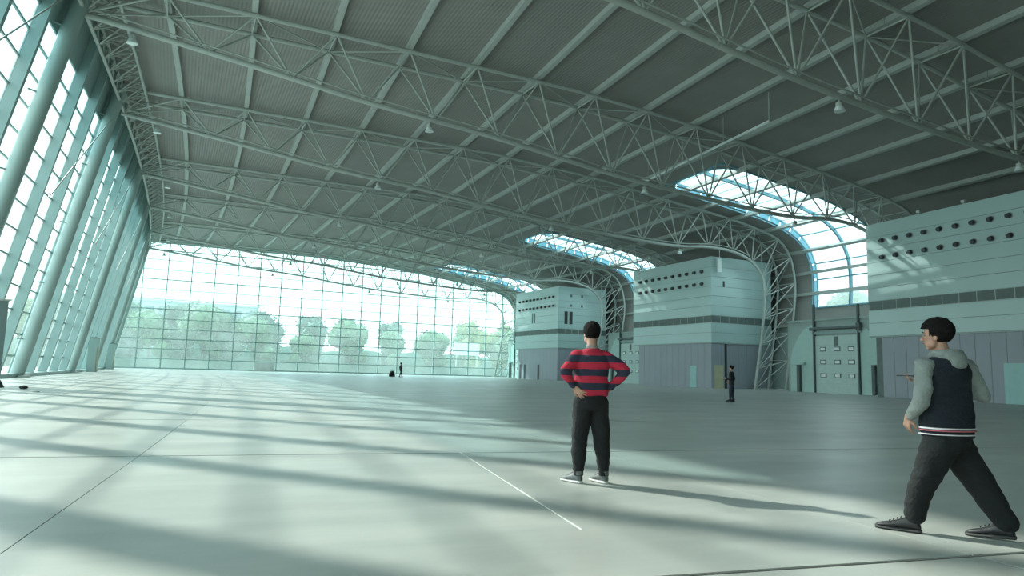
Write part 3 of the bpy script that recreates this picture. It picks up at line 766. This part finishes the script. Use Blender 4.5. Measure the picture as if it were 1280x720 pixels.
def face_details(parent, c, az, s=1.0):
    r, f = frame(az); u = Vector((0,0,1)); c = Vector(c); P = lambda x, y, z: c + (r*x + f*y + u*z) * s
    for sx in (-1, 1):
        b = MB(); ball(b, P(sx*.030, .082, .008), .0105*s); b.build('eye', 'eye_white', parent)
        b = MB(); ball(b, P(sx*.030, .0895, .008), .0055*s); b.build('iris', 'black', parent)
        b = MB(); limb(b, [P(sx*.014, .093, .030), P(sx*.032, .092, .034), P(sx*.048, .080, .029)], [.004*s, .0045*s, .003*s]); b.build('eyebrow', 'hair', parent)
    b = MB(); limb(b, [P(-.02, .092, -.058), P(0, .098, -.057), P(.02, .092, -.058)], [.003*s, .005*s, .003*s]); b.build('lips', 'lips', parent)
def shoe(parent, heel, az, m, sole, L=.29, lift=0, s=1.0):
    r, f = frame(az); u = Vector((0,0,1)); h = Vector(heel)
    def sec(t, w, z0, z1):
        p = h + f*t*L + u*(lift*(1-t)); n = 12
        return [p + r*w*math.cos(2*math.pi*i/n) + u*(z0 + (z1-z0)*(.5+.5*math.sin(2*math.pi*i/n))) for i in range(n)]
    b = MB()
    b.strip([sec(t, w*s, .02, z) for t, w, z in ((-.02,.022,.06),(.03,.036,.10),(.15,.040,.115),(.32,.042,.115),(.5,.046,.088),(.7,.052,.068),(.88,.048,.055),(.98,.032,.045),(1.02,.012,.036))])
    for f_ in range(len(b.sm)): b.sm[f_] = True
    me = b.mesh('shoe', m); o = place('shoe', me, parent)
    b = MB(); b.strip([sec(t, w*s, 0, .03) for t, w in ((-.04,.026),(.02,.041),(.15,.046),(.35,.045),(.55,.050),(.75,.056),(.92,.050),(1.02,.032),(1.05,.014))]); b.build('sole', sole, o)
    b = MB()
    for k in range(4):
        p = h + f*L*(.42+.09*k) + u*(.108-.012*k+lift*.5); b.tube([p - r*.026, p + u*.006, p + r*.026], .004, 5)
    b.build('laces', 'trim_white' if sole == 'sole_white' else m, o)
    b = MB(); c = h + f*.25*L*.5 + u*(.09+lift*.8); b.tube([c, c + u*.045], .043*s, 14, r2=.046*s); b.build('ankle_collar', m, o)

# -- man in the striped jumper, back to us, hands on hips
PA = Vector((4.20, 6.62, 0)); AZ = R(20)
pa = empty('person', PA, -AZ, label='man in a red and navy striped jumper and black trousers, hands on hips, back turned', category='person')
body = MB()
HC = (.0, .012, 1.628)
head_mesh(body, HC, R(-4))
limb(body, [(0,-.015,1.42), (0,-.01,1.51), (0,.0,1.58)], [.07,.056,.058])
loft(body, [(0,0,.93,.15,.10,0), (0,0,1.1,.14,.10,0), (0,0,1.3,.17,.11,0), (0,-.01,1.38,.14,.08,0), (0,-.01,1.44,.07,.06,0)])
WA = [Vector((-.20, -.055, 1.035)), Vector((.205, -.03, 1.04))]
EA = [Vector((-.315, -.09, 1.21)), Vector((.365, -.10, 1.22))]
SA = [Vector((-.170, -.01, 1.375)), Vector((.176, -.01, 1.375))]
for k in (0, 1): limb(body, [SA[k], EA[k], WA[k]], [.055, .042, .028])
hand(body, WA[0], (.75, .55, 0), (.62, -.42, -.62), .25, -1, 1.05)
hand(body, WA[1], (-.8, -.3, 0), (-.45, .75, -.4), .25, 1, 1.05)
limb(body, [(-.095, 0, .86), (-.120, .01, .47), (-.132, -.02, .12)], [.08, .055, .036]); limb(body, [(.095, 0, .86), (.128, .01, .47), (.150, -.02, .12)], [.08, .055, .036])
place('body', remesh(body, .0052, 2, mats='skin', name='body'), pa)
j = MB()
loft(j, [(0,0,.955,.178,.125,0), (0,-.002,1.0,.186,.130,0), (0,-.004,1.1,.188,.132,0), (0,-.006,1.2,.196,.138,0), (0,-.008,1.3,.205,.138,0), (0,-.012,1.36,.190,.128,0), (0,-.014,1.405,.155,.108,0), (0,-.012,1.445,.105,.086,0), (0,-.01,1.475,.072,.068,0)])
for k, sx in enumerate((-1, 1)):
    limb(j, [(sx*.10, -.012, 1.365), SA[k] + Vector((0,0,-.012)), SA[k].lerp(EA[k], .5), EA[k], EA[k].lerp(WA[k], .5), WA[k].lerp(EA[k], .10)], [.08, .083, .072, .062, .054, .044])
place('jumper', remesh(j, .009, 4, .015, 8, 'striped_jumper', 'jumper'), pa, label='red and navy striped long-sleeved jumper')
c = MB(); c.strip([[Vector((r_*math.cos(a), -.008 + r_*.9*math.sin(a), z)) for a in [2*math.pi*i/20 for i in range(20)]] for r_, z in ((.070,1.46),(.070,1.495),(.062,1.51))]); c.build('collar', 'hood_grey', pa)
tr = MB()
loft(tr, [(0,0,.80,.178,.128,0), (0,0,.87,.180,.132,0), (0,0,.93,.172,.125,0), (0,0,.985,.168,.12,0)])
limb(tr, [(-.095, 0, .86), (-.105, .005, .66), (-.120, .02, .47), (-.128, 0, .30), (-.132, -.015, .16)], [.108, .104, .092, .082, .062])
limb(tr, [(.095, 0, .86), (.108, .005, .66), (.128, .015, .47), (.142, 0, .30), (.150, -.015, .16)], [.108, .104, .092, .082, .062])
place('trousers', remesh(tr, .011, 5, .011, 7, 'trousers', 'trousers'), pa)
for x, a, y in ((-.132, R(-34), -.06), (.150, R(-22), -.06)): shoe(pa, (x + .02, y, 0), a, 'shoe_grey', 'sole_white', .29)
for x in (-.132, .15):
    MB().tube([(x, -.015, .085), (x, -.015, .145)], .055, 16).build('trouser_cuff', 'trousers', pa)
hb = hair_mesh(HC, R(-4), 1.07, .098); place('hair', hb.mesh('hair', 'hair'), pa)
face_details(pa, HC, R(-4))

# -- man in the grey hoodie and navy body warmer, walking left with a phone
PB = Vector((5.64, 3.56, 0)); BZ = R(-22)
pb = empty('person', PB, -BZ, label='man walking left in grey hooded top, navy body warmer and baggy black trousers', category='person')
HB = (-.02, .045, 1.575)
body = MB(); HAZ = R(-4)
head_mesh(body, HB, HAZ)
limb(body, [(0,-.02,1.34), (-.01,.005,1.43), (-.01,.03,1.51)], [.075,.058,.06])
TW = R(-32)
def twist(b):
    b.v = [(x*math.cos(TW) - y*math.sin(TW), x*math.sin(TW) + y*math.cos(TW), z) for x, y, z in b.v]; return b
head_b = body; body = MB()
loft(body, [(0,0,.88,.15,.10,0), (0,0,1.05,.14,.10,0), (0,0,1.25,.17,.11,0), (0,-.01,1.35,.15,.09,0), (0,-.02,1.42,.08,.07,0)])
SB = [Vector((-.205, .0, 1.34)), Vector((.205, -.02, 1.34))]
EB = [Vector((-.275, -.04, 1.06)), Vector((.30, -.06, 1.11))]
WB_ = [Vector((-.25, .13, .92)), Vector((.13, .15, 1.16))]
body2 = body
for k in (0, 1): limb(body, [SB[k], EB[k], WB_[k]], [.055, .042, .03])
hand(body, WB_[0], (1, 0, 0), (.25, .45, -.85), .3, 1)
W2 = Vector((-.07, .15, 1.20)); limb(body, [WB_[1], W2], [.03, .028]); hand(body, W2, (0, -.2, 1), (-.8, .6, .15), .5, 1, .95)
twist(body); body.add(head_b.v, head_b.f)
limb(body, [(-.09, .03, .80), (-.10, .12, .52), (-.108, .22, .22)], [.09, .07, .05]); limb(body, [(.09, -.02, .80), (.10, -.14, .50), (.108, -.31, .20)], [.09, .07, .05])
place('body', remesh(body, .0052, 2, mats='skin', name='body'), pb)
sl = MB()
limb(sl, [SB[0], SB[0].lerp(EB[0], .5), EB[0], EB[0].lerp(WB_[0], .55), EB[0].lerp(WB_[0], .85)], [.072, .069, .064, .056, .046])
limb(sl, [SB[1], SB[1].lerp(EB[1], .5), EB[1], EB[1].lerp(WB_[1], .55), WB_[1], W2.lerp(WB_[1], .2)], [.072, .068, .062, .055, .050, .042])
loft(sl, [(0,-.01,1.30,.19,.12,0), (0,-.01,1.38,.17,.11,0), (0,-.012,1.43,.105,.095,0), (0,-.01,1.46,.085,.085,0)])
place('sleeves', remesh(twist(sl), .009, 4, .014, 10, 'hood_grey', 'sleeves'), pb, label='grey hooded sweatshirt')
ho = MB()
for a in range(9):
    t = math.pi * (-.08 + 1.16*a/8); ball(ho, (.095*math.cos(t), -.012 - .085*math.sin(t), 1.425 + .012*math.sin(t)), (.046, .046, .040))
ball(ho, (0, -.120, 1.365), (.078, .05, .075)); ball(ho, (0, -.11, 1.41), (.10, .05, .05))
place('hood', remesh(twist(ho), .009, 4, .008, 10, 'hood_grey', 'hood'), pb)
ve = MB()
loft(ve, [(0,0,.765,.205,.150,0), (0,0,.80,.208,.152,0), (0,0,.86,.215,.158,0), (0,0,.95,.218,.160,0), (0,0,1.08,.212,.155,0), (0,-.005,1.2,.208,.150,0), (0,-.01,1.30,.212,.142,0), (0,-.012,1.36,.190,.125,0), (0,-.012,1.405,.13,.10,0)])
place('body_warmer', remesh(twist(ve), .010, 4, .010, 6, 'vest_navy', 'body_warmer'), pb, label='navy sleeveless body warmer')
for z, m, hgt in ((.835, 'trim_white', .011), (.820, 'trim_red', .008), (.790, 'trim_white', .008)):
    n = 32; b = MB(); ring = lambda zz, e: [Vector(((.214+e)*math.copysign(abs(math.cos(a))**.9, math.cos(a)), (.158+e)*math.copysign(abs(math.sin(a))**.9, math.sin(a)), zz)) for a in [2*math.pi*i/n for i in range(n)]]
    b.strip([ring(z, .002), ring(z, .010), ring(z+hgt, .010), ring(z+hgt, .002)]); twist(b); b.build('hem_stripe', m, pb)
tr = MB()
loft(tr, [(0,0,.66,.20,.15,0), (0,0,.74,.188,.158,0), (0,0,.82,.17,.14,0)])
limb(tr, [(-.09, .03, .72), (-.10, .12, .52), (-.105, .19, .33), (-.11, .235, .15)], [.135, .118, .095, .080])
limb(tr, [(.09, -.02, .72), (.10, -.14, .50), (.105, -.25, .30), (.11, -.345, .14)], [.135, .118, .098, .085])
place('trousers', remesh(tr, .011, 5, .013, 6, 'trousers_black', 'trousers'), pb)
shoe(pb, (-.11, .20, .0), R(-4), 'shoe_black', 'sole_dark', .31)
shoe(pb, (.11, -.39, .0), R(4), 'shoe_black', 'sole_dark', .31, lift=.02)
place('hair', hair_mesh(HB, HAZ, 1.12, .07).mesh('hair', 'hair'), pb)
face_details(pb, HB, HAZ)
f_ = empty('mobile_phone', (0,0,0), 0, label='dark mobile phone in the right hand of the walking man', category='phone')
f_.matrix_world = Matrix.Translation(PB) @ Matrix.Rotation(-BZ + TW, 4, 'Z') @ Matrix.Translation(W2 + Vector((-.09, .07, .05))) @ Matrix.Rotation(.7, 4, 'Z')
MB().box((-.036, -.075, -.004), (.036, .075, .004)).build('case', 'phone', f_); MB().box((-.033, -.07, .004), (.033, .07, .005)).build('screen', 'phone', f_)

# -- two small figures further off
def small_person(loc, az, label, stride, top, legs, arm_out, H=1.74, voxel=.018):
    p = empty('person', loc, -az, label=label, category='person'); s = H / 1.75
    b = MB(); head_mesh(b, (0, .01, 1.63*s), 0, s)
    limb(b, [(0,0,1.4*s), (0,0,1.55*s)], [.07, .06]); loft(b, [(0,0,.9*s,.14,.1,0), (0,0,1.3*s,.17,.11,0), (0,0,1.42*s,.10,.08,0)])
    sh = [Vector((-.18,0,1.38*s)), Vector((.18,0,1.38*s))]
    el = [Vector((-.24,-.03,1.10*s)), Vector((.24,-.05,1.10*s))]
    wr = [Vector((-.15,.24,1.12*s)) if arm_out else Vector((-.25,.08,.86*s)), Vector((.15,.16,.98*s)) if arm_out else Vector((.25,-.06,.86*s))]
    for k in (0,1):
        limb(b, [sh[k], el[k], wr[k]], [.05,.04,.03]); hand(b, wr[k], (-1+2*k, 0, .2), (wr[k]-el[k]), .3, 1-2*k)
    an = [Vector((-.09, stride, .1)), Vector((.09, -stride, .1))]
    kn = [Vector((-.09, stride*.6+.02, .49*s)), Vector((.09, -stride*.4+.02, .49*s))]
    for k, sx in enumerate((-1,1)): limb(b, [(sx*.08,0,.86*s), kn[k], an[k]], [.08,.06,.04])
    place('body', remesh(b, .012, 1, mats='skin_pale', name='body'), p)
    c = MB(); loft(c, [(0,0,.82*s,.19,.13,0), (0,0,1.0*s,.175,.12,0), (0,0,1.3*s,.20,.13,0), (0,0,1.42*s,.13,.10,0), (0,0,1.47*s,.07,.07,0)])
    for k in (0,1): limb(c, [sh[k], el[k], wr[k].lerp(el[k], .12)], [.08,.068,.05])
    place('coat', remesh(c, voxel, 3, .006, 8, top, 'coat'), p)
    t = MB(); loft(t, [(0,0,.80*s,.16,.12,0), (0,0,.9*s,.16,.12,0)])
    for k, sx in enumerate((-1,1)): limb(t, [(sx*.085,0,.82*s), kn[k], an[k]], [.098,.075,.055])
    place('trousers', remesh(t, voxel, 3, .006, 8, legs, 'trousers'), p)
    for k in (0,1): shoe(p, (an[k].x, an[k].y-.06, 0), 0, 'shoe_black', 'sole_dark', .28)
    place('hair', hair_mesh((0, .01, 1.63*s), 0, s*1.04).mesh('hair', 'hair'), p); face_details(p, (0, .01, 1.63*s), 0, s)
    return p, wr
p3, wr3 = small_person((24.67, 26.1, 0), R(-32), 'person in black standing before the middle mint block, holding a pale sheet', .05, 'dark_coat', 'jeans', True, 1.74)
q = empty('paper_sheet', (0,0,0), 0, label='pale paper sheet held by the person in black by the middle block', category='paper')
q.matrix_world = Matrix.Translation((24.67, 26.1, 0)) @ Matrix.Rotation(R(32), 4, 'Z') @ Matrix.Translation((-.12, .36, 1.14)) @ Matrix.Rotation(.4, 4, 'X')
MB().box((-.12, -.14, 0), (.12, .14, .004)).build('sheet', 'paper', q)
small_person((26.0, 86.0, 0), R(70), 'tiny dark-clothed figure walking near the far glass gable', .26, 'dark_coat', 'trousers', False, 1.8)
k = empty('equipment_bag', (25.3, 87.5, 0), .4, label='dark bag on the floor left of the far walking figure', category='bag')
b = MB(); loft(b, [(0,0,0,.42,.28,0), (0,0,.15,.45,.3,0), (0,0,.5,.33,.22,0), (0,0,.72,.2,.14,0)]); b.build('bag_body', 'black', k)
MB().tube([(-.15,0,.68), (-.1,0,.85), (.1,0,.85), (.15,0,.68)], .025, 6).build('handle', 'grey_box', k)
